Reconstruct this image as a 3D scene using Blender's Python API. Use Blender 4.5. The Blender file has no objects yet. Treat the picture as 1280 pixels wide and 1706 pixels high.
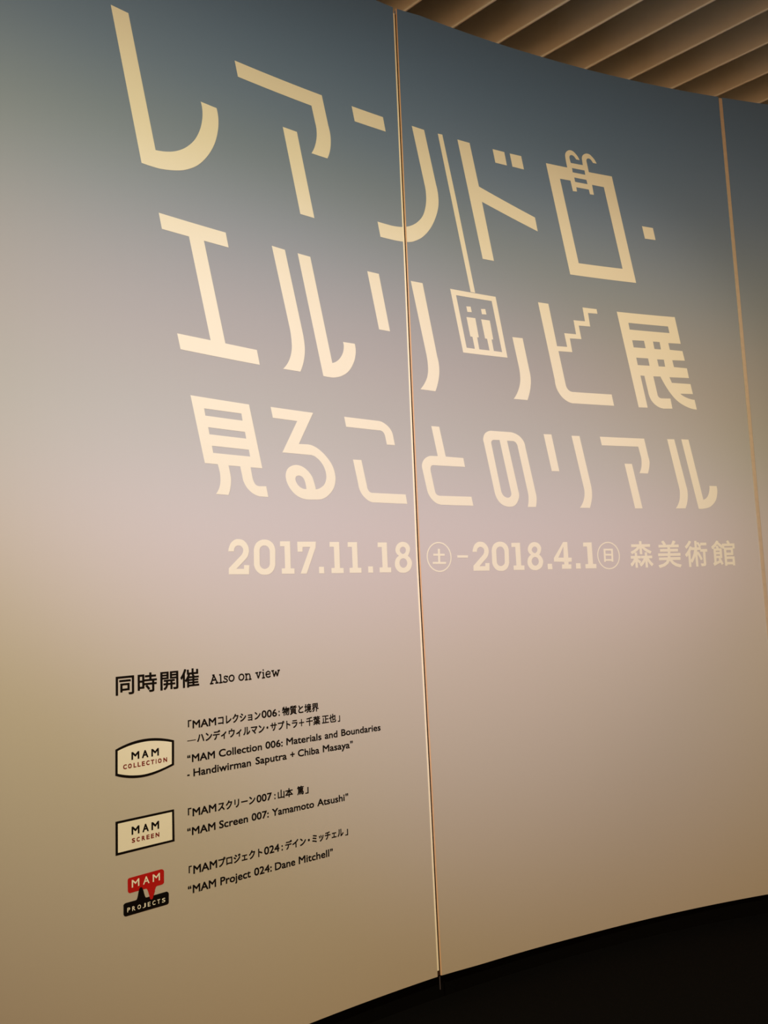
import bpy, bmesh, math
from mathutils import Vector, Matrix

# ---------------------------------------------------------------- camera
scene = bpy.context.scene
COL = scene.collection
EYE = 1.55
PITCH, ROLL, FPX = 0.110679857, -0.0401267367, 1363.904
def cam_axis(x, y, z):
    c, s = math.cos(ROLL), math.sin(ROLL)
    dx, dy = x * c - y * s, x * s + y * c
    c, s = math.cos(PITCH), math.sin(PITCH)
    return Vector((dx, z * c - dy * s, z * s + dy * c))
camd = bpy.data.cameras.new('camera')
camd.sensor_fit = 'HORIZONTAL'
camd.sensor_width = 36.0
camd.lens = 36.0 * FPX / 1280.0
camd.clip_start = 0.05
cam = bpy.data.objects.new('camera', camd)
COL.objects.link(cam)
r, u, f = cam_axis(1, 0, 0), cam_axis(0, 1, 0), cam_axis(0, 0, 1)
M = Matrix((r, u, -f)).transposed().to_4x4()
M.translation = Vector((0, 0, EYE))
cam.matrix_world = M
scene.camera = cam

# ---------------------------------------------------------------- world, lights, exposure
vs = scene.view_settings
vs.view_transform = 'Standard'
vs.look = 'None'
vs.exposure = 0.0
vs.gamma = 1.0
vs.use_curve_mapping = False

world = bpy.data.worlds.new('gallery_ambience')
scene.world = world
world.use_nodes = True
world.node_tree.nodes['Background'].inputs[0].default_value = (1.0, 0.5, 0.21, 1)
world.node_tree.nodes['Background'].inputs[1].default_value = 1.08

# plan of the curved wall: an arc of radius R, s = distance along it, z = height
K, TH, DIST = 0.153785048, 0.580950776, 3.26754420
RAD = 1.0 / K
TV = Vector((math.cos(TH), math.sin(TH), 0))
NV = Vector((-math.sin(TH), math.cos(TH), 0))
CEN = Vector((0, DIST, 0)) - NV * RAD
def wp(s, z, lift=0.0):
    a = s / RAD
    d = TV * math.sin(a) + NV * math.cos(a)
    p = CEN + d * (RAD - lift)
    return Vector((p.x, p.y, z))

def spot(loc, target, power, color, size, blend, radius):
    l = bpy.data.lights.new('track_spot', 'SPOT')
    l.energy = power; l.color = color; l.spot_size = math.radians(size)
    l.spot_blend = blend; l.shadow_soft_size = radius
    o = bpy.data.objects.new('track_spot', l)
    COL.objects.link(o)
    o.location = loc
    o.rotation_euler = (Vector(target) - Vector(loc)).to_track_quat('-Z', 'Y').to_euler()
    return o
# three ceiling track spots, all just under the slats: place, aim (s, z), watts, colour, cone
LAMPS = [
    ((-1.410, -1.576, 4.12), (0.964, 1.065), 1128.6, (1.000, 0.975, 0.589), 66.38),
    ((3.987, 2.231, 4.12), (0.667, 2.234), 148.1, (1.000, 0.748, 0.577), 43.87),
    ((-2.102, -2.284, 4.12), (0.126, 1.840), 837.0, (0.614, 0.564, 1.000), 26.37),
]
for loc, aim, watts, colour, cone in LAMPS:
    spot(loc, wp(*aim), watts, colour, cone, 1.0, 0.06)
# ------ outlines of the printed marks: (distance along wall, height) in mm, flag = point on a curve
GLYPHS={'re':[[(-1101.4,3620.2,0),(-1037.8,3620.3,0),(-940.7,3151.3,0),(-896.9,3160.8,1),(-860.3,3176.4,1),(-823.1,3203.3,1),(-789.3,3243.4,1),(-767.5,3289.9,1),(-757.4,3334.5,1),(-756.4,3372.0,1),(-762.7,3401.3,0),(-697.9,3400.1,0),(-691.3,3358.7,1),(-694.4,3311.8,1),(-708.4,3257.3,1),(-737.3,3200.3,1),(-778.2,3150.1,1),(-824.3,3118.0,1),(-865.4,3101.3,1),(-921.6,3088.5,1),(-960.9,3086.0,1),(-993.1,3086.1,0)]],
'a1':[[(-617.9,3623.0,0),(-225.6,3623.3,0),(-199.0,3499.5,0),(-191.3,3465.2,1),(-190.1,3428.9,1),(-195.6,3390.7,1),(-208.5,3355.0,0),(-283.7,3355.1,0),(-267.8,3386.9,1),(-257.6,3426.3,1),(-256.3,3463.0,1),(-261.6,3493.0,0),(-276.6,3560.9,0),(-605.3,3562.1,0)],[(-412.6,3425.2,0),(-348.5,3425.1,0),(-279.6,3082.7,0),(-343.8,3083.8,0)]],
'n1':[[(-81.4,3623.9,0),(75.2,3623.1,0),(86.3,3560.3,0),(-69.0,3560.1,0)],[(224.4,3626.7,0),(289.2,3625.4,0),(339.5,3381.9,0),(347.5,3337.8,1),(346.7,3287.2,1),(331.2,3233.6,1),(299.2,3172.5,1),(255.3,3123.1,1),(207.8,3093.3,1),(171.8,3082.4,1),(121.4,3077.7,1),(76.6,3076.9,1),(37.2,3077.1,0),(25.5,3141.6,0),(69.8,3139.9,1),(109.5,3140.0,1),(154.9,3146.4,1),(190.9,3158.6,1),(227.7,3182.2,1),(260.6,3220.7,1),(278.8,3272.2,1),(283.1,3323.1,1),(277.8,3367.4,0)]],
'cord':[[(362.4,3627.9,0),(386.8,3629.8,0),(445.0,3334.8,0),(521.5,2912.8,0),(497.1,2913.0,0),(418.8,3329.1,0)]],
'do':[[(468.7,3627.4,0),(535.6,3627.3,0),(574.7,3425.3,0),(884.6,3333.8,0),(895.3,3266.7,0),(586.8,3354.6,0),(635.3,3080.5,0),(573.3,3080.4,0)],[(663.7,3628.0,0),(729.9,3628.2,0),(740.4,3564.0,0),(675.2,3563.7,0)],[(760.7,3628.1,0),(826.2,3629.1,0),(837.7,3564.3,0),(771.9,3565.1,0)]],
'ro':[[(968.9,3622.9,0),(1094.3,3624.2,0),(1088.3,3661.4,1),(1086.5,3686.3,1),(1090.2,3699.6,1),(1101.1,3711.4,1),(1116.0,3718.2,1),(1133.7,3716.7,1),(1148.4,3706.8,1),(1160.8,3694.5,1),(1171.6,3676.6,0),(1150.5,3677.0,0),(1142.4,3687.2,1),(1134.0,3693.4,1),(1123.0,3694.2,1),(1114.9,3689.8,1),(1111.3,3681.3,1),(1113.2,3668.1,1),(1117.5,3652.4,0),(1188.7,3653.7,0),(1186.4,3679.6,1),(1186.4,3693.3,1),(1191.8,3705.1,1),(1202.5,3713.9,1),(1216.4,3719.4,1),(1234.2,3717.7,1),(1249.0,3707.6,1),(1262.5,3694.2,1),(1272.7,3676.3,0),(1251.0,3676.4,0),(1242.9,3687.8,1),(1234.5,3694.2,1),(1223.4,3695.1,1),(1215.2,3690.7,1),(1212.3,3682.3,1),(1214.4,3667.0,1),(1222.0,3623.3,0),(1359.5,3623.5,0),(1458.6,3080.5,0),(1069.0,3078.3,0)],[(1122.2,3627.0,0),(1196.7,3627.7,0),(1199.3,3605.4,0),(1124.9,3605.2,0)],[(1131.7,3579.7,0),(1204.0,3580.2,0),(1208.9,3558.3,0),(1135.5,3557.8,0)],[(1046.2,3558.2,0),(1108.0,3559.7,0),(1118.3,3507.5,0),(1142.7,3509.2,0),(1140.0,3531.1,0),(1214.5,3531.4,0),(1219.3,3507.8,0),(1242.8,3508.7,0),(1235.8,3559.6,0),(1306.3,3558.8,0),(1383.0,3144.9,0),(1123.3,3141.8,0)]],
'dot':[[(1520.6,3383.8,0),(1586.2,3381.8,0),(1597.0,3319.4,0),(1532.4,3319.5,0)]],
'e2':[[(-931.2,2924.8,0),(-670.0,2923.8,0),(-659.1,2869.2,0),(-758.5,2869.7,0),(-679.9,2502.9,0),(-550.6,2499.8,0),(-539.7,2444.8,0),(-855.0,2450.8,0),(-867.2,2505.5,0),(-738.6,2504.2,0),(-817.1,2869.6,0),(-920.0,2869.3,0)]],
'ru2':[[(-475.8,2921.5,0),(-418.3,2919.0,0),(-349.3,2601.2,0),(-343.1,2561.1,1),(-342.2,2523.9,1),(-349.9,2481.8,1),(-364.5,2443.8,0),(-440.4,2444.1,0),(-418.4,2471.8,1),(-405.1,2503.2,1),(-399.4,2540.9,1),(-406.0,2606.4,0)],[(-361.5,2918.2,0),(-304.3,2916.6,0),(-218.4,2498.6,0),(-190.9,2513.9,1),(-170.1,2541.7,1),(-162.4,2569.8,1),(-165.0,2592.6,0),(-109.6,2593.2,0),(-106.2,2558.6,1),(-115.9,2518.4,1),(-142.0,2476.3,1),(-175.9,2452.0,1),(-211.1,2440.7,1),(-237.1,2439.2,1),(-261.9,2440.5,0)]],
'ri2':[[(-35.4,2912.9,0),(21.4,2912.3,0),(65.6,2671.6,0),(11.5,2671.8,0)],[(181.8,2911.2,0),(242.6,2911.7,0),(301.4,2592.2,0),(308.1,2555.6,1),(307.3,2518.2,1),(297.9,2476.4,1),(283.2,2439.0,0),(206.3,2440.0,0),(229.4,2469.1,1),(244.9,2500.3,1),(250.5,2537.8,1),(245.0,2596.4,0)]],
'tsu2':[[(713.4,2731.3,0),(770.8,2732.3,0),(798.1,2582.7,0),(802.9,2546.7,1),(800.5,2513.7,1),(791.3,2476.8,1),(777.2,2442.1,0),(700.9,2441.9,0),(722.2,2471.2,1),(737.4,2504.8,1),(744.0,2537.9,1),(741.2,2588.3,0)]],
'lift':[[(387.0,2910.4,0),(632.9,2910.5,0),(680.0,2631.0,0),(439.6,2628.2,0)],[(417.2,2886.0,0),(609.7,2887.1,0),(651.7,2653.9,0),(606.4,2654.4,0),(597.8,2706.5,0),(606.7,2707.6,0),(593.6,2794.0,0),(546.3,2793.5,0),(562.1,2706.8,0),(572.8,2706.5,0),(582.8,2654.1,0),(527.5,2653.0,0),(519.4,2706.1,0),(528.3,2708.4,0),(514.7,2794.5,0),(466.9,2793.4,0),(482.4,2706.7,0),(493.7,2705.9,0),(503.5,2652.4,0),(459.5,2652.4,0)],[(469.1,2842.3,0),(492.6,2844.5,0),(497.4,2819.8,0),(473.4,2817.6,0)],[(548.4,2841.7,0),(571.9,2844.3,0),(577.0,2819.8,0),(552.2,2817.8,0)]],
'bi2':[[(870.9,2916.5,0),(930.0,2916.3,0),(964.6,2714.6,0),(1022.4,2716.4,0),(1010.7,2782.3,0),(1079.1,2783.5,0),(1069.8,2851.8,0),(1136.4,2853.0,0),(1127.5,2921.2,0),(1209.9,2921.1,0),(1213.4,2898.5,0),(1158.0,2896.7,0),(1165.2,2830.1,0),(1098.4,2828.1,0),(1108.8,2762.4,0),(1041.5,2759.7,0),(1050.5,2693.4,0),(970.8,2690.9,0),(999.3,2534.9,0),(1006.6,2515.1,1),(1021.1,2503.1,1),(1043.1,2499.8,0),(1262.8,2501.9,0),(1272.6,2447.0,0),(1043.1,2445.1,0),(1012.4,2448.7,1),(978.5,2466.8,1),(954.3,2494.6,1),(943.0,2519.6,1),(938.7,2548.8,0)]],
'ten2':[[(1328.8,2920.3,0),(1675.5,2921.7,0),(1698.6,2784.9,0),(1624.2,2783.9,0),(1630.0,2749.5,0),(1705.4,2747.6,0),(1715.1,2698.5,0),(1639.8,2696.5,0),(1646.4,2661.9,0),(1723.9,2659.5,0),(1731.3,2609.6,0),(1614.4,2608.3,0),(1626.1,2580.3,0),(1737.3,2579.0,0),(1747.2,2528.2,0),(1671.7,2526.9,0),(1692.8,2513.7,1),(1723.2,2503.4,1),(1754.2,2498.9,0),(1762.8,2449.2,0),(1727.4,2453.8,1),(1684.1,2469.3,1),(1646.0,2492.6,1),(1613.3,2525.4,1),(1585.7,2564.1,1),(1568.3,2593.7,1),(1560.7,2608.5,0),(1518.2,2607.2,0),(1534.5,2517.9,0),(1542.0,2503.1,1),(1559.4,2498.3,0),(1610.0,2499.4,0),(1617.3,2448.8,0),(1565.7,2446.7,0),(1530.9,2455.4,1),(1501.8,2476.7,1),(1486.3,2502.3,1),(1479.8,2528.3,0),(1464.7,2606.8,0),(1441.6,2607.2,0),(1470.2,2447.4,0),(1417.0,2446.5,0)],[(1393.4,2869.9,0),(1630.0,2870.0,0),(1635.9,2836.2,0),(1398.4,2836.0,0)],[(1408.4,2782.8,0),(1478.6,2785.2,0),(1485.1,2747.8,0),(1414.1,2747.2,0)],[(1532.3,2785.3,0),(1571.8,2785.4,0),(1576.8,2748.0,0),(1537.8,2747.7,0)],[(1424.7,2695.7,0),(1495.1,2696.7,0),(1500.7,2659.8,0),(1430.7,2659.0,0)],[(1548.7,2695.6,0),(1589.0,2696.2,0),(1593.4,2660.8,0),(1555.2,2660.1,0)]],
'mi3':[[(-820.0,2293.0,0),(-588.6,2288.8,0),(-539.4,2056.5,0),(-587.7,2056.7,0),(-580.9,2019.3,0),(-574.1,2001.7,1),(-565.7,1992.6,1),(-549.9,1989.7,0),(-525.1,1991.1,0),(-517.4,1951.7,0),(-552.3,1952.1,0),(-578.0,1960.3,1),(-600.5,1977.1,1),(-615.7,1999.2,1),(-622.2,2021.7,0),(-629.9,2057.0,0),(-676.8,2056.8,0),(-670.7,2031.2,1),(-667.6,2006.1,1),(-670.4,1978.2,1),(-678.5,1950.8,0),(-728.0,1951.9,0),(-715.3,1973.1,1),(-709.9,1995.9,1),(-710.2,2020.9,1),(-713.9,2040.6,1),(-719.1,2057.8,0),(-768.9,2058.4,0)],[(-768.2,2252.6,0),(-620.6,2251.6,0),(-616.6,2225.6,0),(-763.8,2227.3,0)],[(-753.6,2186.9,0),(-607.5,2185.0,0),(-603.2,2160.8,0),(-749.2,2162.3,0)],[(-740.3,2122.0,0),(-593.3,2120.8,0),(-589.0,2096.1,0),(-735.6,2097.1,0)]],
'ru3':[[(-498.4,2290.6,0),(-313.3,2288.0,0),(-380.7,2160.7,0),(-342.0,2162.3,0),(-317.2,2158.3,1),(-289.4,2144.9,1),(-258.7,2119.6,1),(-234.4,2088.1,1),(-222.9,2054.3,1),(-222.4,2026.7,1),(-233.2,1995.9,1),(-258.0,1968.7,1),(-287.0,1953.9,1),(-324.5,1950.4,1),(-355.4,1950.2,1),(-382.8,1956.5,1),(-409.7,1972.5,1),(-432.9,2001.8,1),(-441.7,2030.4,1),(-437.3,2054.6,1),(-423.3,2070.1,1),(-397.1,2079.1,1),(-369.7,2075.1,1),(-345.5,2060.5,1),(-327.6,2039.9,1),(-319.0,2018.7,1),(-311.6,1990.7,0),(-291.6,1997.1,1),(-272.2,2013.1,1),(-263.2,2040.9,1),(-268.4,2070.8,1),(-284.8,2097.2,1),(-306.2,2114.8,1),(-327.8,2122.0,0),(-453.3,2122.5,0),(-385.5,2248.4,0),(-490.0,2250.1,0)],[(-353.5,1990.0,0),(-372.5,1991.7,1),(-390.4,2004.1,1),(-399.9,2022.3,1),(-397.1,2034.4,1),(-384.7,2039.2,1),(-369.5,2034.8,1),(-359.3,2019.2,1)]],
'ko3':[[(-172.0,2287.0,0),(-13.9,2285.2,0),(9.8,2281.5,1),(36.4,2266.3,1),(52.7,2247.1,1),(59.3,2227.1,0),(66.4,2190.4,0),(26.6,2190.2,0),(20.6,2221.2,0),(14.5,2236.7,1),(4.6,2244.6,1),(-12.3,2246.1,0),(-164.4,2247.2,0)],[(-138.0,2118.0,0),(-98.5,2118.3,0),(-76.5,2014.2,0),(-72.2,2000.2,1),(-62.6,1990.8,1),(-47.7,1988.5,0),(108.7,1988.3,0),(114.7,1949.3,0),(-49.5,1950.2,0),(-72.5,1956.5,1),(-98.1,1976.6,1),(-111.9,1998.5,1),(-117.5,2020.7,0)]],
'to3':[[(253.1,2285.4,0),(293.5,2285.6,0),(320.1,2158.3,0),(411.1,2156.8,0),(418.0,2118.4,0),(256.3,2117.6,0),(243.6,2114.0,1),(239.0,2103.3,1),(240.5,2086.6,0),(256.1,2007.9,0),(264.3,1993.6,1),(281.5,1988.7,0),(443.5,1989.5,0),(451.4,1950.3,0),(286.9,1950.5,0),(254.9,1960.0,1),(228.8,1984.1,1),(215.7,2014.7,0),(197.9,2097.0,0),(197.7,2122.0,1),(212.8,2143.7,1),(240.9,2156.7,0),(278.7,2158.0,0)]],
'no3':[[(565.9,2286.9,0),(672.8,2287.4,0),(715.2,2275.0,1),(740.6,2251.6,1),(749.6,2225.0,0),(791.5,2017.4,0),(794.8,1988.3,1),(788.3,1951.6,0),(743.3,1950.9,0),(750.2,1987.4,1),(748.2,2018.6,0),(708.4,2218.4,0),(699.2,2240.4,1),(680.8,2247.5,0),(651.2,2246.7,0),(697.2,2021.7,0),(697.7,1990.7,1),(676.7,1959.4,1),(644.0,1950.0,1),(607.4,1958.0,1),(582.4,1979.3,1),(567.8,2013.7,0),(524.7,2230.6,0),(522.9,2252.4,1),(536.0,2275.3,1)],[(579.1,2246.6,0),(610.1,2247.9,0),(656.6,2016.2,0),(655.5,2000.8,1),(641.5,1990.7,1),(623.1,1993.4,1),(610.5,2004.0,1),(603.6,2019.1,0),(564.7,2228.5,0),(567.1,2241.0,1)]],
'ri3':[[(855.5,2288.6,0),(899.6,2289.8,0),(931.6,2118.9,0),(888.9,2118.7,0)],[(1013.3,2289.5,0),(1059.2,2290.0,0),(1105.2,2062.1,0),(1108.8,2030.3,1),(1105.8,1994.5,1),(1091.1,1950.7,0),(1034.1,1951.3,0),(1054.0,1978.0,1),(1064.7,2009.7,1),(1064.9,2041.4,0)]],
'a3':[[(1176.0,2292.1,0),(1434.8,2292.3,0),(1452.4,2199.8,0),(1455.7,2169.4,1),(1441.6,2121.0,0),(1392.1,2121.6,0),(1405.6,2150.6,1),(1409.6,2181.0,1),(1407.0,2206.2,0),(1396.6,2251.5,0),(1184.4,2250.7,0)],[(1308.7,2165.9,0),(1352.1,2166.0,0),(1394.7,1951.0,0),(1351.4,1950.9,0)]],
'ru3b':[[(1570.8,2294.0,0),(1613.1,2294.6,0),(1662.7,2060.2,0),(1667.4,2026.9,1),(1661.6,1986.0,1),(1647.2,1951.4,0),(1590.1,1951.4,0),(1612.8,1985.9,1),(1620.5,2021.6,1),(1619.2,2052.2,0)],[(1654.8,2295.8,0),(1697.7,2294.8,0),(1757.0,1993.8,0),(1779.7,2006.7,1),(1794.5,2032.5,1),(1799.4,2063.6,0),(1841.7,2062.7,0),(1843.5,2032.6,1),(1830.1,1991.1,1),(1796.4,1960.3,1),(1758.7,1950.1,1),(1725.0,1949.2,0)]],
'2':[[(-685.8,1751.2,0),(-683.3,1763.1,1),(-674.6,1781.0,1),(-657.7,1793.2,1),(-642.6,1795.0,1),(-624.2,1790.8,1),(-607.7,1774.4,1),(-602.4,1754.9,1),(-606.9,1736.8,1),(-615.7,1724.7,0),(-654.0,1689.9,0),(-624.3,1689.8,0),(-623.9,1702.9,0),(-602.0,1702.8,0),(-604.1,1670.2,0),(-685.2,1670.9,0),(-684.8,1692.1,0),(-633.9,1738.2,0),(-625.8,1754.7,1),(-629.9,1766.7,1),(-644.8,1772.5,1),(-658.3,1766.3,1),(-662.7,1751.4,0)]],
'0':[[(-536.8,1795.2,1),(-517.7,1791.8,1),(-500.5,1778.8,1),(-493.1,1757.3,0),(-494.6,1703.4,0),(-505.1,1680.5,1),(-521.1,1669.9,1),(-538.5,1667.7,1),(-557.4,1670.9,1),(-574.2,1684.0,1),(-582.9,1703.7,0),(-582.3,1756.6,0),(-573.5,1779.4,1),(-555.9,1791.8,1)],[(-537.4,1773.7,1),(-522.6,1767.8,1),(-516.0,1751.0,0),(-517.1,1712.0,0),(-521.7,1696.8,1),(-537.9,1688.9,1),(-553.3,1694.5,1),(-559.1,1709.7,0),(-558.7,1752.2,0),(-553.1,1767.5,1)]],
'1':[[(-471.9,1790.6,0),(-431.6,1791.1,0),(-431.5,1691.3,0),(-416.8,1690.6,0),(-416.7,1671.0,0),(-467.7,1671.5,0),(-467.8,1691.0,0),(-454.3,1691.5,0),(-454.7,1772.2,0),(-472.5,1772.0,0)]],
'7':[[(-397.7,1790.3,0),(-316.5,1791.3,0),(-318.4,1769.5,0),(-360.5,1671.3,0),(-386.7,1671.6,0),(-342.4,1771.0,0),(-374.7,1770.7,0),(-376.0,1752.7,0),(-397.1,1752.6,0)]],
'.':[[(-309.8,1696.2,0),(-288.6,1696.1,0),(-287.7,1671.1,0),(-310.0,1671.4,0)]],
'8':[[(83.4,1793.8,1),(105.7,1787.1,1),(117.2,1769.9,1),(114.2,1751.0,1),(105.2,1737.2,0),(119.0,1723.4,1),(124.3,1706.2,1),(114.7,1682.3,1),(95.6,1670.6,1),(79.1,1668.4,1),(58.9,1672.8,1),(43.4,1689.9,1),(41.1,1708.6,1),(47.2,1725.5,1),(62.1,1737.4,0),(48.5,1751.0,1),(47.3,1768.0,1),(60.5,1786.9,1)],[(83.2,1773.9,1),(93.3,1769.9,1),(96.9,1759.6,1),(92.2,1749.3,1),(81.7,1744.2,1),(72.1,1749.3,1),(67.3,1759.5,1),(73.2,1769.8,1)],[(82.1,1727.1,1),(95.4,1721.9,1),(100.8,1708.1,1),(94.8,1694.5,1),(80.9,1688.5,1),(68.1,1694.8,1),(63.5,1708.4,1),(69.5,1722.0,1)]],
'4':[[(926.2,1790.6,0),(949.7,1790.4,0),(950.2,1719.2,0),(968.6,1718.9,0),(967.6,1700.5,0),(949.6,1700.0,0),(948.7,1688.5,0),(964.3,1688.2,0),(963.6,1667.9,0),(910.9,1668.9,0),(912.1,1689.1,0),(925.2,1688.9,0),(924.7,1700.4,0),(869.0,1702.0,0),(869.3,1718.3,0)],[(925.9,1769.4,0),(923.9,1719.5,0),(894.8,1719.9,0)]],
'do_k':[[(256.7,1765.5,0),(267.3,1764.8,0),(267.0,1744.7,0),(290.5,1744.2,0),(290.1,1736.1,0),(267.0,1736.2,0),(266.4,1710.6,0),(295.4,1710.0,0),(294.9,1701.8,0),(227.7,1702.5,0),(228.2,1710.9,0),(255.7,1710.7,0),(256.3,1736.3,0),(232.6,1736.7,0),(233.0,1744.8,0),(256.0,1744.7,0)]],
'dash':[[(353.9,1737.9,0),(409.6,1737.2,0),(409.0,1727.1,0),(354.2,1727.6,0)]],
'hi_k':[[(1152.5,1760.3,0),(1205.5,1759.7,0),(1204.1,1698.8,0),(1194.0,1699.0,0),(1193.4,1703.0,0),(1161.1,1703.5,0),(1160.3,1698.8,0),(1151.1,1699.0,0)],[(1162.8,1751.5,0),(1195.1,1751.1,0),(1194.8,1736.1,0),(1162.5,1736.5,0)],[(1161.8,1727.9,0),(1194.5,1727.4,0),(1194.1,1711.6,0),(1161.9,1712.1,0)]],
'colo':[[(-1094.4,1132.6,0),(-1064.2,1142.9,1),(-1028.5,1150.2,1),(-992.3,1152.2,1),(-955.5,1149.1,1),(-923.8,1142.6,1),(-896.0,1134.0,0),(-896.9,1056.1,0),(-928.7,1046.7,1),(-965.8,1038.4,1),(-1002.3,1035.3,1),(-1038.2,1038.0,1),(-1070.0,1045.3,1),(-1094.7,1054.3,0)]],
'coli':[[(-1086.8,1127.7,0),(-1055.4,1136.7,1),(-1023.2,1142.0,1),(-986.9,1143.6,1),(-955.6,1140.6,1),(-927.7,1135.4,1),(-904.2,1129.1,0),(-905.0,1061.1,0),(-936.1,1052.1,1),(-969.4,1045.7,1),(-1002.3,1043.2,1),(-1034.6,1045.9,1),(-1061.2,1051.3,1),(-1087.1,1059.5,0)]],
'scro':[[(-1094.9,917.5,0),(-898.7,917.5,0),(-898.0,817.8,0),(-1094.8,816.9,0)]],
'scri':[[(-1087.1,910.3,0),(-905.9,910.5,0),(-906.0,824.4,0),(-1087.2,824.3,0)]],
'prjr':[[(-1056.4,735.7,0),(-1054.1,740.6,1),(-1046.5,741.8,0),(-948.3,742.8,0),(-941.2,741.6,1),(-936.4,736.9,1),(-935.7,731.7,0),(-936.0,702.6,0),(-937.6,698.0,1),(-944.8,695.5,0),(-959.9,695.7,0),(-963.9,692.5,1),(-974.4,662.8,0),(-977.6,660.1,1),(-981.5,661.1,1),(-983.8,665.2,0),(-992.9,694.1,1),(-997.5,696.7,0),(-1049.8,696.8,0),(-1054.3,700.0,1),(-1056.1,705.3,0)]],
'prjb':[[(-1070.3,663.0,0),(-1069.6,668.3,1),(-1063.5,671.5,0),(-1030.9,671.2,0),(-1026.3,674.1,1),(-1019.2,700.7,1),(-1014.5,705.8,1),(-1009.9,704.0,1),(-1006.8,697.6,1),(-999.3,673.4,1),(-995.4,670.3,0),(-928.4,670.9,0),(-922.8,668.0,1),(-920.4,662.5,0),(-920.7,637.7,0),(-922.4,633.1,1),(-928.8,631.2,0),(-1062.2,632.2,0),(-1068.2,635.2,1),(-1070.4,641.2,0)]],
'prjs':[[(-990.6,689.3,0),(-967.1,683.4,0),(-974.4,662.8,0),(-977.6,660.1,1),(-981.5,661.1,1),(-983.8,665.2,0)]]}
DATE=[('2', -684.1, -601.3), ('0', -582.9, -494.0), ('1', -473.9, -415.0), ('7', -400.1, -318.8), ('.', -308.7, -285.7), ('1', -258.7, -198.7), ('1', -176.8, -117.1), ('.', -85.9, -62.5), ('1', -37.3, 23.0), ('8', 42.0, 125.5), ('2', 433.9, 520.1), ('0', 534.4, 626.4), ('1', 641.6, 706.1), ('8', 724.0, 810.0), ('.', 833.1, 858.6), ('4', 869.6, 969.1), ('.', 990.3, 1017.3), ('1', 1037.6, 1105.4)]
CIRCLES=[[261.8, 1731.3, 62.8, 62.4], [1178.8, 1728.2, 65.0, 63.4]]
VENUE=[('森', 1301.5, 1433.4, 1667.4, 1794.3), ('美', 1462.4, 1597.6, 1663.7, 1794.7), ('術', 1622.5, 1754.7, 1664.5, 1792.6), ('館', 1779.8, 1918.0, 1665.1, 1791.1)]
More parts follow.
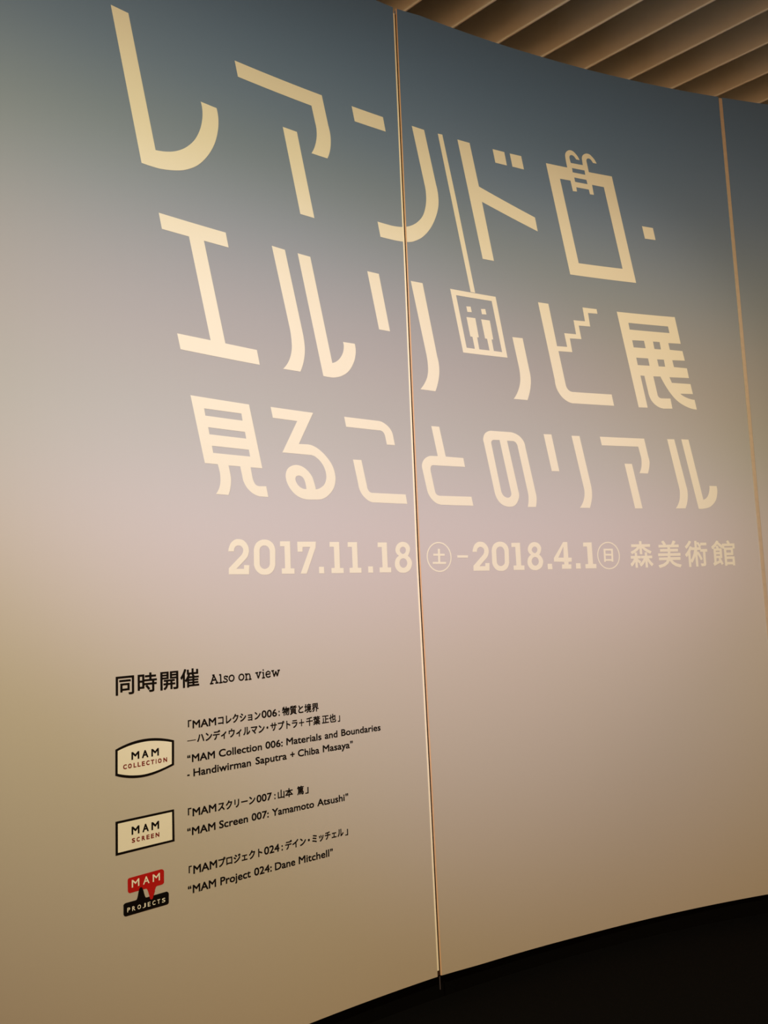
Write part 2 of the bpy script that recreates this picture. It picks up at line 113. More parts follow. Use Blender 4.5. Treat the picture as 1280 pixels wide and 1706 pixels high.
LINES={'head':([-1092.7,1295.9,-802.6,1297.6,55.2,66.3],[('B','同',-1092.6,-1031.5),('B','時',-1019.7,-953.9),('B','開',-942.1,-878.4),('B','催',-871.3,-802.9)]),
'c1':([-829.6,1163.3,-329.0,1167.7,24.5,29.5],[('J','「',-846.1,-833.1),('L','MAM',-829.3,-742.3),('J','コレクション',-735.4,-570.4),('L','006',-566.0,-504.1),('L',':',-497.6,-492.7),('J','物質と境界',-482.8,-328.7)]),
'c2':([-812.4,1116.9,-257.8,1119.4,24.5,29.5],[('J','—',-849.1,-818.2),('J','ハンディウィルマン',-813.5,-555.1),('J','・',-547.6,-540.4),('J','サプトラ',-532.0,-420.6),('J','＋',-414.6,-392.4),('J','千葉',-384.1,-324.1),('J','正也',-316.3,-255.1),('J','」',-247.5,-237.5)]),
'c3':([-833.6,1055.4,-58.0,1063.4,23.4,28.8],[('L','“',-850.0,-838.6),('L','MAM',-833.3,-748.8),('L','Collection',-734.3,-567.6),('L','006:',-553.5,-483.8),('L','Materials',-468.6,-320.9),('L','and',-306.6,-251.1),('L','Boundaries',-234.4,-56.7)]),
'c4':([-829.1,1008.0,-317.4,1013.9,23.4,28.8],[('L','-',-850.7,-842.2),('L','Handiwirman',-828.7,-612.1),('L','Saputra',-594.2,-468.4),('L','+',-453.9,-435.6),('L','Chiba',-422.4,-331.7),('L','Masaya',-316.6,-198.7),('L','”',-196.4,-184.4)]),
's1':([-833.9,883.1,-410.2,882.7,23.9,28.8],[('J','「',-850.2,-837.4),('L','MAM',-833.6,-747.0),('J','スクリーン',-740.8,-598.0),('L','007',-593.3,-532.7),('L',':',-522.9,-518.1),('J','山本',-508.7,-447.1),('J','篤',-429.7,-401.7),('J','」',-396.0,-382.2)]),
's2':([-835.6,824.4,-230.4,827.7,23.4,28.3],[('L','“',-853.4,-841.3),('L','MAM',-836.8,-751.2),('L','Screen',-737.5,-628.4),('L','007:',-614.0,-546.8),('L','Yamamoto',-533.7,-360.8),('L','Atsushi',-347.1,-228.9),('L','”',-225.2,-212.9)]),
'p1':([-833.9,702.1,-263.6,705.8,24.6,28.7],[('J','「',-849.9,-838.9),('L','MAM',-833.6,-747.4),('J','プロジェクト',-742.9,-575.1),('L','024',-568.3,-507.6),('L',':',-499.2,-493.7),('J','デイン',-484.4,-399.2),('J','・',-390.9,-382.9),('J','ミッチェル',-372.8,-238.9),('J','」',-231.7,-219.2)]),
'p2':([-834.8,643.4,-302.7,643.8,24.1,27.8],[('L','“',-853.7,-841.5),('L','MAM',-836.6,-752.5),('L','Project',-736.6,-621.8),('L','024:',-608.7,-539.8),('L','Dane',-527.2,-445.3),('L','Mitchell',-431.0,-302.8),('L','”',-299.2,-287.4)]),
'colM':([-1041.8,1093.9,-949.6,1093.7,23.8,27.5],[('L','M',-1042.2,-1015.9),('L','A',-1007.2,-985.4),('L','M',-975.3,-949.5)]),
'colC':([-1069.0,1069.2,-921.5,1070.0,14.5,27.2],[('L','C',-1069.5,-1057.5),('L','O',-1053.4,-1041.2),('L','L',-1035.3,-1025.8),('L','L',-1021.8,-1011.9),('L','E',-1007.4,-997.4),('L','C',-992.9,-981.6),('L','T',-977.4,-965.4),('L','I',-960.8,-958.0),('L','O',-952.9,-940.4),('L','N',-934.3,-921.4)]),
'scrM':([-1042.8,867.7,-950.9,867.8,24.4,26.9],[('L','M',-1043.1,-1017.0),('L','A',-1007.1,-986.1),('L','M',-977.0,-950.9)]),
'scrS':([-1042.1,843.4,-951.2,843.4,14.0,26.9],[('L','S',-1042.4,-1031.8),('L','C',-1026.6,-1016.3),('L','R',-1009.5,-998.9),('L','E',-993.9,-983.6),('L','E',-978.8,-968.5),('L','N',-963.4,-950.6)]),
'prjM':([-1042.1,711.4,-949.9,711.0,22.3,26.5],[('L','M',-1043.5,-1018.7),('L','A',-1006.3,-985.2),('L','M',-974.3,-949.9)]),
'prjP':([-1057.3,642.9,-933.5,641.0,13.0,26.3],[('L','P',-1058.3,-1049.3),('L','R',-1042.4,-1032.6),('L','O',-1025.2,-1014.1),('L','J',-1008.0,-997.9),('L','E',-991.4,-982.7),('L','C',-975.8,-965.9),('L','T',-959.6,-950.1),('L','S',-943.7,-932.6)])}
SLAB={'Also':[[(-758.6,1304.0),(-748.0,1329.4)],[(-748.5,1329.4),(-735.6,1303.4)],[(-754.0,1313.4),(-740.4,1314.0)],[(-762.3,1302.2),(-750.5,1302.6)],[(-741.9,1302.9),(-731.2,1303.3)],[(-753.2,1330.0),(-746.0,1330.3)],[(-722.7,1330.1),(-722.0,1302.9)],[(-727.7,1302.3),(-716.2,1303.0)],[(-727.2,1329.1),(-722.2,1329.6)],[(-697.8,1320.6),(-704.1,1323.2),(-708.9,1320.9),(-708.0,1315.5),(-699.3,1311.7),(-696.9,1306.8),(-700.7,1302.9),(-707.0,1302.6),(-710.9,1305.6)],[(-697.0,1323.2),(-697.1,1318.3)],[(-711.4,1307.4),(-711.5,1302.1)],[(-671.4,1314.3),(-672.2,1310.4),(-674.3,1307.1),(-677.4,1304.9),(-681.0,1304.0),(-684.6,1304.7),(-687.6,1306.8),(-689.5,1310.0),(-690.2,1313.8),(-689.4,1317.6),(-687.3,1320.9),(-684.2,1323.2),(-680.6,1324.0),(-677.0,1323.4),(-674.0,1321.3),(-672.0,1318.1),(-671.4,1314.3)]],
'on':[[(-633.0,1314.3),(-633.9,1310.4),(-636.0,1307.1),(-639.1,1304.8),(-642.8,1304.0),(-646.4,1304.6),(-649.4,1306.8),(-651.4,1310.0),(-652.0,1313.8),(-651.2,1317.7),(-649.1,1321.0),(-646.0,1323.3),(-642.3,1324.2),(-638.7,1323.5),(-635.7,1321.4),(-633.7,1318.2),(-633.0,1314.3)],[(-623.8,1324.4),(-623.0,1304.0)],[(-627.7,1322.9),(-623.3,1323.5)],[(-628.1,1303.3),(-617.8,1304.0)],[(-623.4,1318.7),(-617.3,1323.4),(-610.9,1322.0),(-608.7,1315.2),(-608.5,1303.9)],[(-613.4,1303.6),(-603.5,1304.1)]],
'view':[[(-582.1,1324.3),(-575.8,1304.9)],[(-575.8,1304.9),(-567.6,1324.7)],[(-586.8,1323.6),(-576.9,1324.1)],[(-572.1,1324.6),(-563.7,1325.1)],[(-555.0,1323.2),(-555.0,1304.4)],[(-559.0,1322.4),(-554.5,1323.0)],[(-560.3,1304.0),(-549.7,1304.7)],[(-555.5,1333.4),(-555.4,1329.7)],[(-544.1,1315.0),(-527.3,1315.9),(-528.2,1321.5),(-535.8,1325.8),(-543.6,1321.6),(-544.9,1313.2),(-540.4,1305.9),(-533.7,1304.9),(-527.0,1308.0)],[(-517.9,1326.4),(-511.5,1305.3)],[(-511.5,1305.3),(-504.6,1322.6)],[(-504.6,1322.6),(-499.1,1305.9)],[(-499.1,1305.9),(-492.1,1325.7)],[(-522.2,1325.6),(-512.5,1326.0)],[(-497.0,1325.4),(-488.3,1325.9)]]}

# ---------------------------------------------------------------- materials
def mat(name, color, rough=0.6, metallic=0.0, noise=0.0, nscale=40.0, bump=0.0, spec=0.3):
    m = bpy.data.materials.new(name); m.use_nodes = True
    nt = m.node_tree; b = nt.nodes['Principled BSDF']
    b.inputs['Base Color'].default_value = (*color, 1)
    b.inputs['Roughness'].default_value = rough
    b.inputs['Metallic'].default_value = metallic
    b.inputs['Specular IOR Level'].default_value = spec
    if noise or bump:
        tc = nt.nodes.new('ShaderNodeTexCoord'); nz = nt.nodes.new('ShaderNodeTexNoise')
        nz.inputs['Scale'].default_value = nscale; nz.inputs['Detail'].default_value = 4
        nt.links.new(tc.outputs['Object'], nz.inputs['Vector'])
        if noise:
            mx = nt.nodes.new('ShaderNodeMix'); mx.data_type = 'RGBA'
            mx.inputs[6].default_value = (*[c * (1 - noise) for c in color], 1)
            mx.inputs[7].default_value = (*[min(1, c * (1 + noise)) for c in color], 1)
            nt.links.new(nz.outputs['Fac'], mx.inputs[0])
            nt.links.new(mx.outputs[2], b.inputs['Base Color'])
        if bump:
            bp = nt.nodes.new('ShaderNodeBump'); bp.inputs['Strength'].default_value = bump
            bp.inputs['Distance'].default_value = 0.002
            nt.links.new(nz.outputs['Fac'], bp.inputs['Height'])
            nt.links.new(bp.outputs['Normal'], b.inputs['Normal'])
    return m

# the printed sky: a flat print whose ink goes from blue at the top to a pale rosy grey
def print_mat():
    m = bpy.data.materials.new('sky_print'); m.use_nodes = True
    nt = m.node_tree; b = nt.nodes['Principled BSDF']
    tc = nt.nodes.new('ShaderNodeNewGeometry'); sp = nt.nodes.new('ShaderNodeSeparateXYZ')
    nt.links.new(tc.outputs['Position'], sp.inputs[0])
    mr = nt.nodes.new('ShaderNodeMapRange')
    mr.inputs['From Min'].default_value = 0.0; mr.inputs['From Max'].default_value = 4.2
    nt.links.new(sp.outputs['Z'], mr.inputs['Value'])
    cr = nt.nodes.new('ShaderNodeValToRGB')
    cr.color_ramp.interpolation = 'B_SPLINE'
    el = cr.color_ramp.elements
    stops = PRINT_STOPS
    while len(el) < len(stops): el.new(0.5)
    for e, (z, c) in zip(el, stops):
        e.position = z / 4.2; e.color = (*c, 1)
    nt.links.new(mr.outputs[0], cr.inputs[0])
    nz = nt.nodes.new('ShaderNodeTexNoise'); nz.inputs['Scale'].default_value = 1.3
    nt.links.new(tc.outputs['Position'], nz.inputs['Vector'])
    mx = nt.nodes.new('ShaderNodeMix'); mx.data_type = 'RGBA'; mx.blend_type = 'MULTIPLY'
    mx.inputs[0].default_value = 0.02
    nt.links.new(cr.outputs[0], mx.inputs[6]); nt.links.new(nz.outputs['Color'], mx.inputs[7])
    nt.links.new(mx.outputs[2], b.inputs['Base Color'])
    b.inputs['Roughness'].default_value = 0.55
    b.inputs['Specular IOR Level'].default_value = 0.0
    return m
PRINT_STOPS = [(0.0, (0.463, 0.382, 0.313)), (0.7, (0.489, 0.454, 0.451)), (1.3, (0.544, 0.505, 0.488)), (1.8, (0.61, 0.572, 0.687)), (2.2, (0.442, 0.466, 0.516)), (2.55, (0.412, 0.397, 0.462)), (3.0, (0.278, 0.338, 0.454)), (3.5, (0.159, 0.238, 0.438)), (4.2, (0.103, 0.207, 0.451))]
m_print = print_mat()
m_cream = mat('cream_vinyl', (.82, .79, .74), .5, spec=.0)
m_plate = mat('cream_print', (.82, .79, .74), .5, spec=.0)
m_black = mat('black_vinyl', (.0025, .0018, .002), .5, spec=.15)
m_red = mat('red_vinyl', (.45, .008, .008), .5, spec=.2)
m_dred = mat('dark_red_vinyl', (.19, .010, .008), .5, spec=.2)
m_edge_lit = mat('lit_board_edge', (.95, .86, .74), .5, noise=.05)  # near-white colour paints in the light caught on this bevelled edge
m_edge_o = mat('orange_plywood_edge', (.74, .46, .30), .5, noise=.15)
m_edge_t = mat('tan_plywood_edge', (.54, .44, .38), .5, noise=.12)
m_back = mat('dark_brown_backing', (.03, .007, .002), .8)
m_board = mat('panel_board', (.35, .25, .17), .7, noise=.1)
m_floor = mat('black_carpet', (.0035, .0028, .003), .95, noise=.5, nscale=300, bump=.4, spec=.05)
m_kick = mat('black_plinth_paint', (.0012, .001, .001), .8, spec=.05)
m_slat_lit = mat('lit_slat_edge', (.88, .88, .84), .5, spec=.1)  # lighter copy of the slat colour, painting in light from below
m_slat = mat('beige_painted_slat', (.68, .70, .66), .55, noise=.06, nscale=12)
m_ceil = mat('black_ceiling_void', (.01, .009, .008), .9, spec=.05)
m_foot = mat('dull_steel_foot', (.10, .08, .09), .5, metallic=.6)

# ---------------------------------------------------------------- helpers
def link(o, parent=None):
    COL.objects.link(o)
    if parent is not None: o.parent = parent
    return o
def mesh_obj(name, verts, faces, material, parent=None, origin=(0, 0, 0)):
    base = Vector(origin)
    par = Vector((0, 0, 0))
    q = parent
    while q is not None:
        par += q.location; q = q.parent
    me = bpy.data.meshes.new(name)
    me.from_pydata([Vector(v) - base for v in verts], [], faces)
    me.update(); me.materials.append(material)
    o = bpy.data.objects.new(name, me)
    o.location = base - par
    return link(o, parent)
def empty(name, loc, label=None, cat=None, group=None):
    o = bpy.data.objects.new(name, None); o.location = loc; o.empty_display_size = .05
    COL.objects.link(o)
    if label: o['label'] = label
    if cat: o['category'] = cat
    if group: o['group'] = group
    return o

# ---------------------------------------------------------------- wall
STEP = 0.05
SEAM = [(0.10, .1725), (.16, .172), (.842, .168), (1.2, .1645), (1.555, .1605), (1.727, .1592), (2.38, .1608), (3.009, .163), (3.361, .163), (4.128, .164), (4.17, .164)]
def lerp(tab, z):
    if z <= tab[0][0]: return tab[0][1]
    for (a, x), (b, y) in zip(tab, tab[1:]):
        if z <= b: return x + (y - x) * (z - a) / (b - a)
    return tab[-1][1]
seam = lambda z: lerp(SEAM, z)
TOPZ = [(-9, 4.165), (.166, 4.163), (.3, 4.176), (1.0, 4.177), (1.5, 4.173), (2.055, 4.164), (2.371, 4.155), (9, 4.15)]
BOTZ = [(-9, .102), (.171, .103), (.366, .097), (.89, .095), (1.295, .098), (1.936, .103), (9, .103)]
LEVELS = [.1, .3, .5, .7, .842, 1.0, 1.2, 1.4, 1.555, 1.727, 1.9, 2.15, 2.38, 2.7, 3.009, 3.361, 3.75, 4.128, 4.17]
wall = empty('wall_front', (0, 0, 0))
wall['kind'] = 'structure'

def panel(sl, sr, name='wall_panel', material=None, lift=0.0, thick=.018, zb=None, zt=None, label=None):
    """sl(z), sr(z): left and right edge; front grid on the arc, returned to the back."""
    material = material or m_print
    a0, a1 = sl(2.0), sr(2.0)
    ks = [k * STEP for k in range(math.ceil((max(sl(z) for z in LEVELS) + .004) / STEP), math.floor((min(sr(z) for z in LEVELS) - .004) / STEP) + 1)]
    cols = [None] + ks + [True]
    V, F = [], []
    nr = len(LEVELS)
    for i, c in enumerate(cols):
        for j, z in enumerate(LEVELS):
            s = sl(z) if c is None else sr(z) if c is True else c
            zz = z
            if j == 0: zz = zb if zb is not None else lerp(BOTZ, s)
            if j == nr - 1: zz = zt if zt is not None else lerp(TOPZ, s)
            V.append(wp(s, zz, lift))
    nf = len(V)
    for i, c in enumerate(cols):
        for j, z in enumerate(LEVELS):
            s = sl(z) if c is None else sr(z) if c is True else c
            zz = z
            if j == 0: zz = zb if zb is not None else lerp(BOTZ, s)
            if j == nr - 1: zz = zt if zt is not None else lerp(TOPZ, s)
            V.append(wp(s, zz, lift - thick))
    nc = len(cols); id_ = lambda i, j, b=0: i * nr + j + b * nf
    for i in range(nc - 1):
        for j in range(nr - 1):
            F.append((id_(i, j), id_(i + 1, j), id_(i + 1, j + 1), id_(i, j + 1)))
            F.append((id_(i, j, 1), id_(i, j + 1, 1), id_(i + 1, j + 1, 1), id_(i + 1, j, 1)))
        F.append((id_(i, 0), id_(i, 0, 1), id_(i + 1, 0, 1), id_(i + 1, 0)))
        F.append((id_(i, nr - 1), id_(i + 1, nr - 1), id_(i + 1, nr - 1, 1), id_(i, nr - 1, 1)))
    for j in range(nr - 1):
        F.append((id_(0, j), id_(0, j + 1), id_(0, j + 1, 1), id_(0, j, 1)))
        F.append((id_(nc - 1, j), id_(nc - 1, j, 1), id_(nc - 1, j + 1, 1), id_(nc - 1, j + 1)))
    o = mesh_obj(name, V, F, material, wall, origin=wp((a0 + a1) / 2, .1))
    if label: o['label'] = label
    return o

def const(x): return lambda z: x
GAP = [( -1.742, -1.734), None, (2.060, 2.080), (3.966, 3.974)]
panel(const(-3.634), const(-1.742))
panel(const(-1.734), lambda z: seam(z) - .0115)
panel(lambda z: seam(z) + .0085, const(2.0625))
panel(const(2.082), const(3.966))
panel(const(3.974), const(5.9))
# edge strips that show at the joints
panel(lambda z: seam(z) - .0113, lambda z: seam(z) - .0045, 'edge_strip', m_edge_lit, .0012, .005, .125, 4.135, 'board edge left of the joint, painted pale as if catching light')
panel(lambda z: seam(z) + .0038, lambda z: seam(z) + .0083, 'edge_strip', m_edge_o, .0004, .0035, .104, None, 'orange board edge right of the joint')
panel(const(2.0627), const(2.0818), 'edge_strip', m_edge_t, .004, .02, .104, 4.155, 'tan board edge at the far joint')
panel(lambda z: seam(z) - .0113, lambda z: seam(z) + .0083, 'joint_backing', m_back, -.0055, .01, .104, 4.14)
panel(const(-1.79), const(-1.68), 'joint_backing', m_back, -.024, .01, .104, 4.14)
panel(const(3.92), const(4.02), 'joint_backing', m_back, -.024, .01, .104, 4.14)
# recessed black plinth under the panels
def band(name, s0, s1, z0, z1, l0, l1, material, parent, kindname=None):
    V, F = [], []
    n = int(round((s1 - s0) / .1))
    for i in range(n + 1):
        s = s0 + (s1 - s0) * i / n
        V += [wp(s, z0, l0), wp(s, z1, l0), wp(s, z1, l1), wp(s, z0, l1)]
    for i in range(n):
        a, b = i * 4, i * 4 + 4
        for k in range(4):
            F.append((a + k, b + k, b + (k + 1) % 4, a + (k + 1) % 4))
    F += [(0, 1, 2, 3), (n * 4 + 3, n * 4 + 2, n * 4 + 1, n * 4)]
    return mesh_obj(name, V, F, material, parent, origin=wp((s0 + s1) / 2, z0))
pl = band('plinth', -3.6, 5.9, 0.0, .13, -.045, -.12, m_kick, wall)
pl['label'] = 'black recessed plinth under the printed panels'
# levelling foot seen under the joint
def rod(name, p0, p1, rad, material, parent, n=10):
    d = (p1 - p0).normalized(); a = d.orthogonal().normalized(); b = d.cross(a)
    V, F = [], []
    for p in (p0, p1):
        for k in range(n):
            t = 2 * math.pi * k / n
            V.append(p + (a * math.cos(t) + b * math.sin(t)) * rad)
    for k in range(n): F.append((k, (k + 1) % n, n + (k + 1) % n, n + k))
    F += [tuple(range(n))[::-1], tuple(range(n, 2 * n))]
    return mesh_obj(name, V, F, material, parent, origin=p0)
ft = rod('levelling_foot', wp(.1735, .052, -.004), wp(.1735, .10, -.004), .0022, m_foot, wall)
ft['label'] = 'thin grey foot under the joint'

# ---------------------------------------------------------------- floor, ceiling
fl = mesh_obj('floor', [(-9, -7, 0), (10, -7, 0), (10, 12, 0), (-9, 12, 0), (-9, -7, -.1), (10, -7, -.1), (10, 12, -.1), (-9, 12, -.1)],
              [(0, 1, 2, 3), (7, 6, 5, 4), (0, 4, 5, 1), (1, 5, 6, 2), (2, 6, 7, 3), (3, 7, 4, 0)], m_floor)
fl['kind'] = 'structure'
HS = 2.75 + EYE
ce = mesh_obj('ceiling', [(-9, -7, HS + .42), (10, -7, HS + .42), (10, 12, HS + .42), (-9, 12, HS + .42), (-9, -7, HS + .5), (10, -7, HS + .5), (10, 12, HS + .5), (-9, 12, HS + .5)],
              [(3, 2, 1, 0), (4, 5, 6, 7), (0, 1, 5, 4), (1, 2, 6, 5), (2, 3, 7, 6), (3, 0, 4, 7)], m_ceil)
ce['kind'] = 'structure'
SA = math.radians(-43.6)
sd = Vector((math.cos(SA), math.sin(SA), 0)); sn = Vector((-math.sin(SA), math.cos(SA), 0))
def slat_mesh():
    L, W, HH, bv = 6.5, .006, .36, .003
    prof = [(-W, HH), (-W, bv), (-W + bv, 0), (W - bv, 0), (W, bv), (W, HH)]
    V, F = [], []
    for t in (-L, L):
        for (x, z) in prof: V.append(sd * t + sn * x + Vector((0, 0, z)))
    n = len(prof)
    for k in range(n): F.append((k, (k + 1) % n, n + (k + 1) % n, n + k))
    F += [tuple(range(n))[::-1], tuple(range(n, 2 * n))]
    me = bpy.data.meshes.new('slat'); me.from_pydata(V, [], F); me.update(); me.materials.append(m_slat); me.materials.append(m_slat_lit)
    for i in (1, 2, 3): me.polygons[i].material_index = 1  # bottom faces get the colour with the light painted in
    return me
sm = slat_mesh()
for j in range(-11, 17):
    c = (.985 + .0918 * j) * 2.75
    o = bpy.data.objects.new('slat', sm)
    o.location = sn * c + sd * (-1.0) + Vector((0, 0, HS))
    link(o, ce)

# ---------------------------------------------------------------- flat graphics on the wall
def smooth(cont):
    """cont: (s, z, flag) in mm. A span touching a flagged point is a Catmull-Rom curve."""
    n = len(cont); out = []
    P = [Vector((c[0], c[1])) for c in cont]; fl_ = [c[2] for c in cont]
    for i in range(n):
        a, b = i, (i + 1) % n
        out.append(P[a])
        if fl_[a] or fl_[b]:
            p0 = P[a - 1] if fl_[a] else P[a]
            p3 = P[(b + 1) % n] if fl_[b] else P[b]
            L = (P[b] - P[a]).length
            steps = max(2, min(8, int(L / 4)))
            def lim(t):
                return t
            d1 = (P[b] - p0); d2 = (p3 - P[a])
            m1 = d1.normalized() * L if fl_[a] else (P[b] - P[a])
            m2 = d2.normalized() * L if fl_[b] else (P[b] - P[a])
            if not fl_[a]: m1 = (2 * (P[b] - P[a]) - m2)
            if not fl_[b]: m2 = (2 * (P[b] - P[a]) - m1)
            for k in range(1, steps):
                t = k / steps; t2 = t * t; t3 = t2 * t
                out.append((2 * t3 - 3 * t2 + 1) * P[a] + (t3 - 2 * t2 + t) * m1 + (-2 * t3 + 3 * t2) * P[b] + (t3 - t2) * m2)
    return out
def fill(contours):
    """flat polygons with holes -> (verts2d, faces), through a filled 2D curve"""
    cu = bpy.data.curves.new('outline', 'CURVE'); cu.dimensions = '2D'; cu.fill_mode = 'BOTH'
    for c in contours:
        sp = cu.splines.new('POLY'); sp.points.add(len(c) - 1)
        for p, v in zip(sp.points, c): p.co = (v[0] / 1000, v[1] / 1000, 0, 1)
        sp.use_cyclic_u = True
    return curve_mesh(cu)
def curve_mesh(cu):
    o = bpy.data.objects.new('outline', cu); COL.objects.link(o)
    bpy.context.view_layer.update()
    dg = bpy.context.evaluated_depsgraph_get()
    ev = o.evaluated_get(dg); me = ev.to_mesh()
    V = [(v.co.x * 1000, v.co.y * 1000) for v in me.vertices]
    F = [tuple(p.vertices) for p in me.polygons]
    ev.to_mesh_clear(); bpy.data.objects.remove(o); bpy.data.curves.remove(cu)
    return V, F
def decal(name, parent, layers, material, lift=.0006):
    """layers: list of ((verts2d mm, faces), extra lift). Cut to the facets of the wall and at the joint."""
    bm = bmesh.new(); lay = bm.verts.layers.float.new('lift')
    for (V, F), ex in layers:
        vs_ = [bm.verts.new((x / 1000, y / 1000, 0)) for x, y in V]
        for v in vs_: v[lay] = ex
        for f_ in F:
            try: bm.faces.new([vs_[i] for i in f_])
            except ValueError: pass
    xs = [v.co.x for v in bm.verts]; x0, x1 = min(xs), max(xs)
    for k in range(math.ceil(x0 / STEP), math.floor(x1 / STEP) + 1):
        bmesh.ops.bisect_plane(bm, geom=bm.verts[:] + bm.edges[:] + bm.faces[:], dist=1e-6, plane_co=(k * STEP, 0, 0), plane_no=(1, 0, 0))
    zm = sum(v.co.y for v in bm.verts) / len(bm.verts)
    for g0, g1 in ((seam(zm) - .0115, seam(zm) + .0085), (2.0625, 2.082)):
        if x0 < g1 and x1 > g0:
            for g_ in (g0, g1):
                bmesh.ops.bisect_plane(bm, geom=bm.verts[:] + bm.edges[:] + bm.faces[:], dist=1e-6, plane_co=(g_, 0, 0), plane_no=(1, 0, 0))
            bad = [f_ for f_ in bm.faces if g0 < f_.calc_center_median().x < g1]
            bmesh.ops.delete(bm, geom=bad, context='FACES')
    bmesh.ops.recalc_face_normals(bm, faces=bm.faces[:])
    xc = (x0 + x1) / 2
    base = wp(xc, min(v.co.y for v in bm.verts), lift)
    for v in bm.verts:
        s, z, e = v.co.x, v.co.y, v[lay]
        # on the facet chord, like the wall panel itself
        k = math.floor(s / STEP + 1e-6); a, b = k * STEP, (k + 1) * STEP
        t = (s - a) / STEP
        v.co = wp(a, z, lift + e) * (1 - t) + wp(b, z, lift + e) * t - base
    bm.normal_update()
    me = bpy.data.meshes.new(name)
    n_in = (wp(xc, 0, 1) - wp(xc, 0, 0))
    for f_ in bm.faces:
        if f_.normal.dot(n_in) < 0: f_.normal_flip()
    bm.to_mesh(me); bm.free(); me.materials.append(material)
    o = bpy.data.objects.new(name, me)
    par = Vector((0, 0, 0)); q = parent
    while q is not None: par += q.location; q = q.parent
    o.location = base - par
    return link(o, parent)

FONTCACHE = {}
def text_mesh(t):
    if t not in FONTCACHE:
        cu = bpy.data.curves.new('text', 'FONT'); cu.body = t; cu.resolution_u = 3
        FONTCACHE[t] = curve_mesh(cu)
    return FONTCACHE[t]
def bounds(V):
    xs = [v[0] for v in V]; ys = [v[1] for v in V]
    return min(xs), max(xs), min(ys), max(ys)
CAPU = bounds(text_mesh('M')[0]); CAPU = CAPU[3] - CAPU[2]
EMU = bounds(text_mesh('同')[0]); EMU = (EMU[3] - EMU[2]) / .88
def dilate(V, F, r, n=8):
    out = []
    if r == 0: return [((V, F), 0)]
    pts = [(-1, -1), (1, -1), (1, 1), (-1, 1), (0, 0)]
    if r > 1:   # a rounded square, so both square ends and diagonal strokes stay clean
        pts = [(0, 0)] + [(max(-.92, min(.92, 1.12 * math.cos(t * math.pi / 12))), max(-.92, min(.92, 1.12 * math.sin(t * math.pi / 12)))) for t in range(24)]
    for k, (a, c) in enumerate(pts):
        out.append((([(x + r * a, y + r * c) for x, y in V], F), k * .000005))
    return out
def run_layers(kind, t, s0, s1, ln, r):
    V, F = text_mesh(t); x0, x1, y0, y1 = bounds(V)
    sx = (s1 - s0 - 2 * r) / (x1 - x0)
    sz = (ln[4] / CAPU if kind == 'L' else ln[5] * 1.1 / EMU)
    if kind == 'B' : sz = (ln[5] - 2 * r) / EMU
    slope = (ln[3] - ln[1]) / (ln[2] - ln[0])
    mid = (s0 + s1) / 2
    zb = ln[1] + slope * (mid - ln[0])
    drop = 0
    if kind == 'J': drop = 0
    if kind == 'B': zb = ln[1] + slope * (mid - ln[0]) - bounds(text_mesh('同')[0])[2] * sz + r
    off = 0
    if kind == 'L' and len(t) == 1 and t.isupper():
        sz = (ln[4] - 2 * r) / (y1 - y0); off = r - y0 * sz
    W = [(s0 + r + (x - x0) * sx, zb + off + y * sz) for x, y in V]
    return dilate(W, F, r, 6 if r < 2 else 8)
def put_line(parent, key, material, r, name='word', lift=.0006):
    ln, runs = LINES[key]
    for kind, t, s0, s1 in runs:
        decal(name if len(t) > 1 else ('punctuation_mark' if t in '「」・：:“”—-+＋' else 'letter'), parent, run_layers(kind, t, s0, s1, ln, r * (.85 if kind == 'L' and len(t) > 1 else .25 if t == '—' else 1)), material, lift)
def glyph_layers(keys):
    return [(fill([smooth(c) for c in GLYPHS[k]]), 0) for k in keys]

# title, three rows
def row(name, label, anchor, chars, cat='title lettering'):
    e = empty(name, wp(anchor[0], anchor[1], .0006), label, cat)
    for nm, key, lab in chars:
        o = decal(nm, e, glyph_layers([key]), m_cream)
        if lab: o['label'] = lab
    return e
row('title_lettering', 'top row of large cream Japanese title letters, the tallest, on blue print', (.1, 3.0),
    [('character', 're', None), ('character', 'a1', None), ('character', 'n1', None), ('character', 'do', None),
     ('character', 'ro', 'cream square character with a pool ladder hooked over its top'), ('middle_dot', 'dot', None)])
row('title_lettering', 'middle row of large cream title letters, with stairs and a lift cabin drawn in', (.4, 2.4),
    [('character', 'e2', None), ('character', 'ru2', None), ('character', 'ri2', None),
     ('lift_cabin', 'lift', 'slanted cream frame with two small standing figures'), ('lift_cable', 'cord', 'thin cream line the cabin hangs from'),
     ('character', 'tsu2', None), ('character', 'bi2', 'character whose short stroke is a flight of steps'), ('character', 'ten2', None)])
row('title_lettering', 'bottom row of cream title letters, smallest of the three, above the dates', (.5, 1.95),
    [('character', k, None) for k in ('mi3', 'ru3', 'ko3', 'to3', 'no3', 'ri3', 'a3', 'ru3b')])

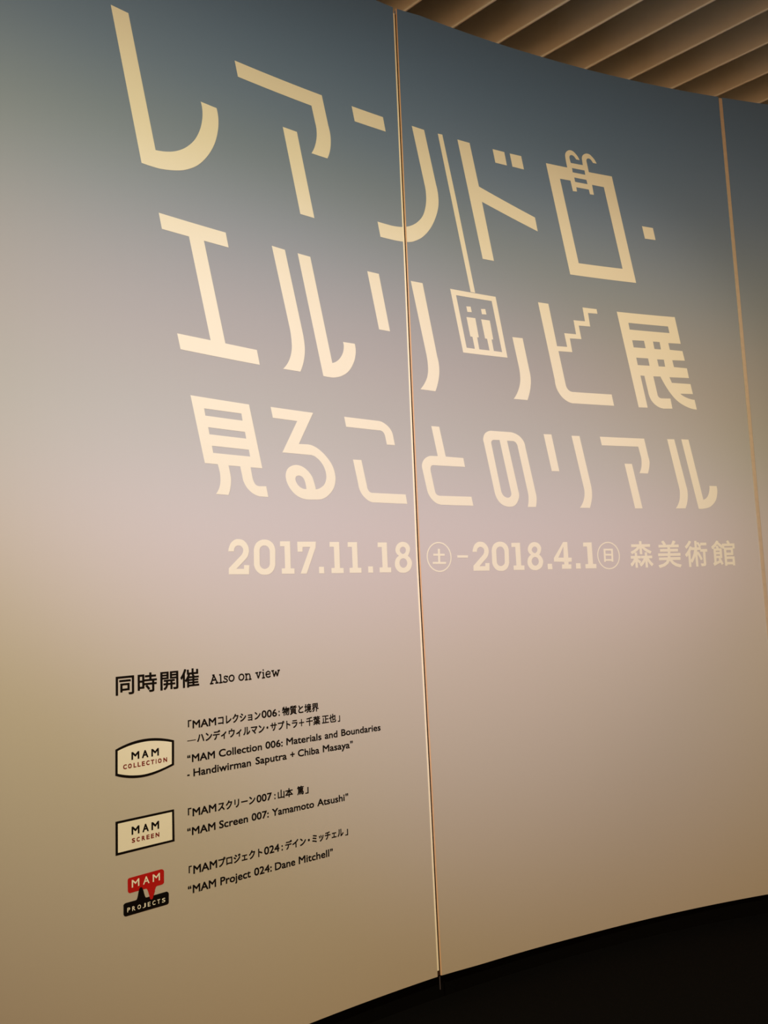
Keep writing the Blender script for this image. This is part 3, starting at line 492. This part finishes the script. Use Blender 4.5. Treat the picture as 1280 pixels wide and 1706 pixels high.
# dates and venue
GB = {k: bounds([c for cont in GLYPHS[k] for c in cont]) for k in ('2', '0', '1', '7', '8', '4', '.')}
de = empty('date_lettering', wp(.2, 1.67, .0006), 'cream slab-serif dates 2017.11.18 to 2018.4.1 with circled weekday signs', 'date lettering')
for ch, s0, s1 in DATE:
    x0, x1, y0, y1 = GB[ch]
    w = (s1 - s0) / (x1 - x0)
    conts = [[(s0 + (p[0] - x0) * w, p[1], p[2]) for p in c] for c in GLYPHS[ch]]
    # keep one common baseline along the row
    zsh = 1670.5 - (y0 if ch in '147.' or ch == '2' else y0 + 2.5)
    conts = [[(p[0], p[1] + zsh, p[2]) for p in c] for c in conts]
    decal('full_stop' if ch == '.' else 'digit', de, [(fill([smooth(c) for c in conts]), 0)], m_cream)
for (cs, cz, rs, rz), key in zip(CIRCLES, ('do_k', 'hi_k')):
    rad = (rs + rz) / 2
    ring = [[(cs + q * math.cos(t * math.pi / 36), cz + q * math.sin(t * math.pi / 36)) for t in range(72)] for q in (rad, rad - 5.5)]
    decal('circle', de, [(fill(ring), 0)], m_cream)
    decal('weekday_character', de, glyph_layers([key]), m_cream)
decal('dash', de, glyph_layers(['dash']), m_cream)
ve = empty('venue_lettering', wp(1.6, 1.66, .0006), 'four bold cream characters of the venue name, right of the dates', 'venue lettering')
for t, s0, s1, z0, z1 in VENUE:
    V, F = text_mesh(t); x0, x1, y0, y1 = bounds(V); r = 2.4
    W = [(s0 + r + (x - x0) / (x1 - x0) * (s1 - s0 - 2 * r), z0 + r + (y - y0) / (y1 - y0) * (z1 - z0 - 2 * r)) for x, y in V]
    decal('character', ve, dilate(W, F, r), m_cream)

# heading
he = empty('heading_lettering', wp(-.98, 1.29, .0006), 'bold black heading in Japanese, Also on view beside it, above the logos', 'heading lettering')
put_line(he, 'head', m_black, 1.25, 'character')
def stroke(pts, w):
    out_l, out_r = [], []
    P = [Vector(p) for p in pts]; n = len(P)
    for i in range(n):
        a = P[max(i - 1, 0)]; b = P[min(i + 1, n - 1)]
        if (P[0] - P[-1]).length < .5 and i in (0, n - 1): a, b = P[-2], P[1]
        d = (b - a).normalized(); nn = Vector((-d.y, d.x)) * w / 2
        e_ = d * (w * .15) * (1 if i == n - 1 else -1 if i == 0 else 0)
        out_l.append(P[i] + nn + e_); out_r.append(P[i] - nn + e_)
    V = [tuple(v) for v in out_l + out_r]
    F = [(i, i + 1, n + i + 1, n + i) for i in range(n - 1)]
    return V, F
for w, sts in SLAB.items():
    decal('word', he, [(stroke(st, 4.9), i * .00001) for i, st in enumerate(sts)], m_black)

# captions
def caption(label, keys, anchor):
    e = empty('caption_lettering', wp(anchor[0], anchor[1], .0006), label, 'caption')
    for k in keys: put_line(e, k, m_black, .85)
caption('four-line black caption beside the rounded logo, first under the heading', ['c1', 'c2', 'c3', 'c4'], (-.83, 1.0))
caption('two-line black caption to the right of the rectangular logo, middle one of three', ['s1', 's2'], (-.83, .83))
caption('two-line black caption to the right of the red and black logo, lowest', ['p1', 'p2'], (-.83, .64))

# logos
def logo(label, anchor):
    return empty('logo', wp(anchor[0], anchor[1], .0006), label, 'logo')
lg = logo('black-framed cream logo with bowed top and bottom edges, topmost of three', (-1.0, 1.0))
decal('frame', lg, [(fill([smooth(GLYPHS['colo'][0])]), 0)], m_black)
decal('field', lg, [(fill([smooth(GLYPHS['coli'][0])]), 0)], m_plate, .0009)
put_line(lg, 'colM', m_black, .9, lift=.0012); put_line(lg, 'colC', m_dred, .7, lift=.0012)
lg = logo('black-framed rectangular cream logo reading SCREEN in dark red, between the others', (-1.0, .8))
decal('frame', lg, [(fill([smooth(GLYPHS['scro'][0])]), 0)], m_black)
decal('field', lg, [(fill([smooth(GLYPHS['scri'][0])]), 0)], m_plate, .0009)
put_line(lg, 'scrM', m_black, .9, lift=.0012); put_line(lg, 'scrS', m_dred, .7, lift=.0012)
lg = logo('red and black logo of two interlocking speech bubbles, lowest of three', (-1.0, .6))
decal('red_bubble', lg, [(fill([smooth(GLYPHS['prjr'][0])]), 0)], m_red)
decal('black_bubble', lg, [(fill([smooth(GLYPHS['prjb'][0])]), 0)], m_black, .0009)
decal('red_spike', lg, [(fill([smooth(GLYPHS['prjs'][0])]), 0)], m_red, .0012)
put_line(lg, 'prjM', m_plate, .35, lift=.0015); put_line(lg, 'prjP', m_plate, .25, lift=.0015)
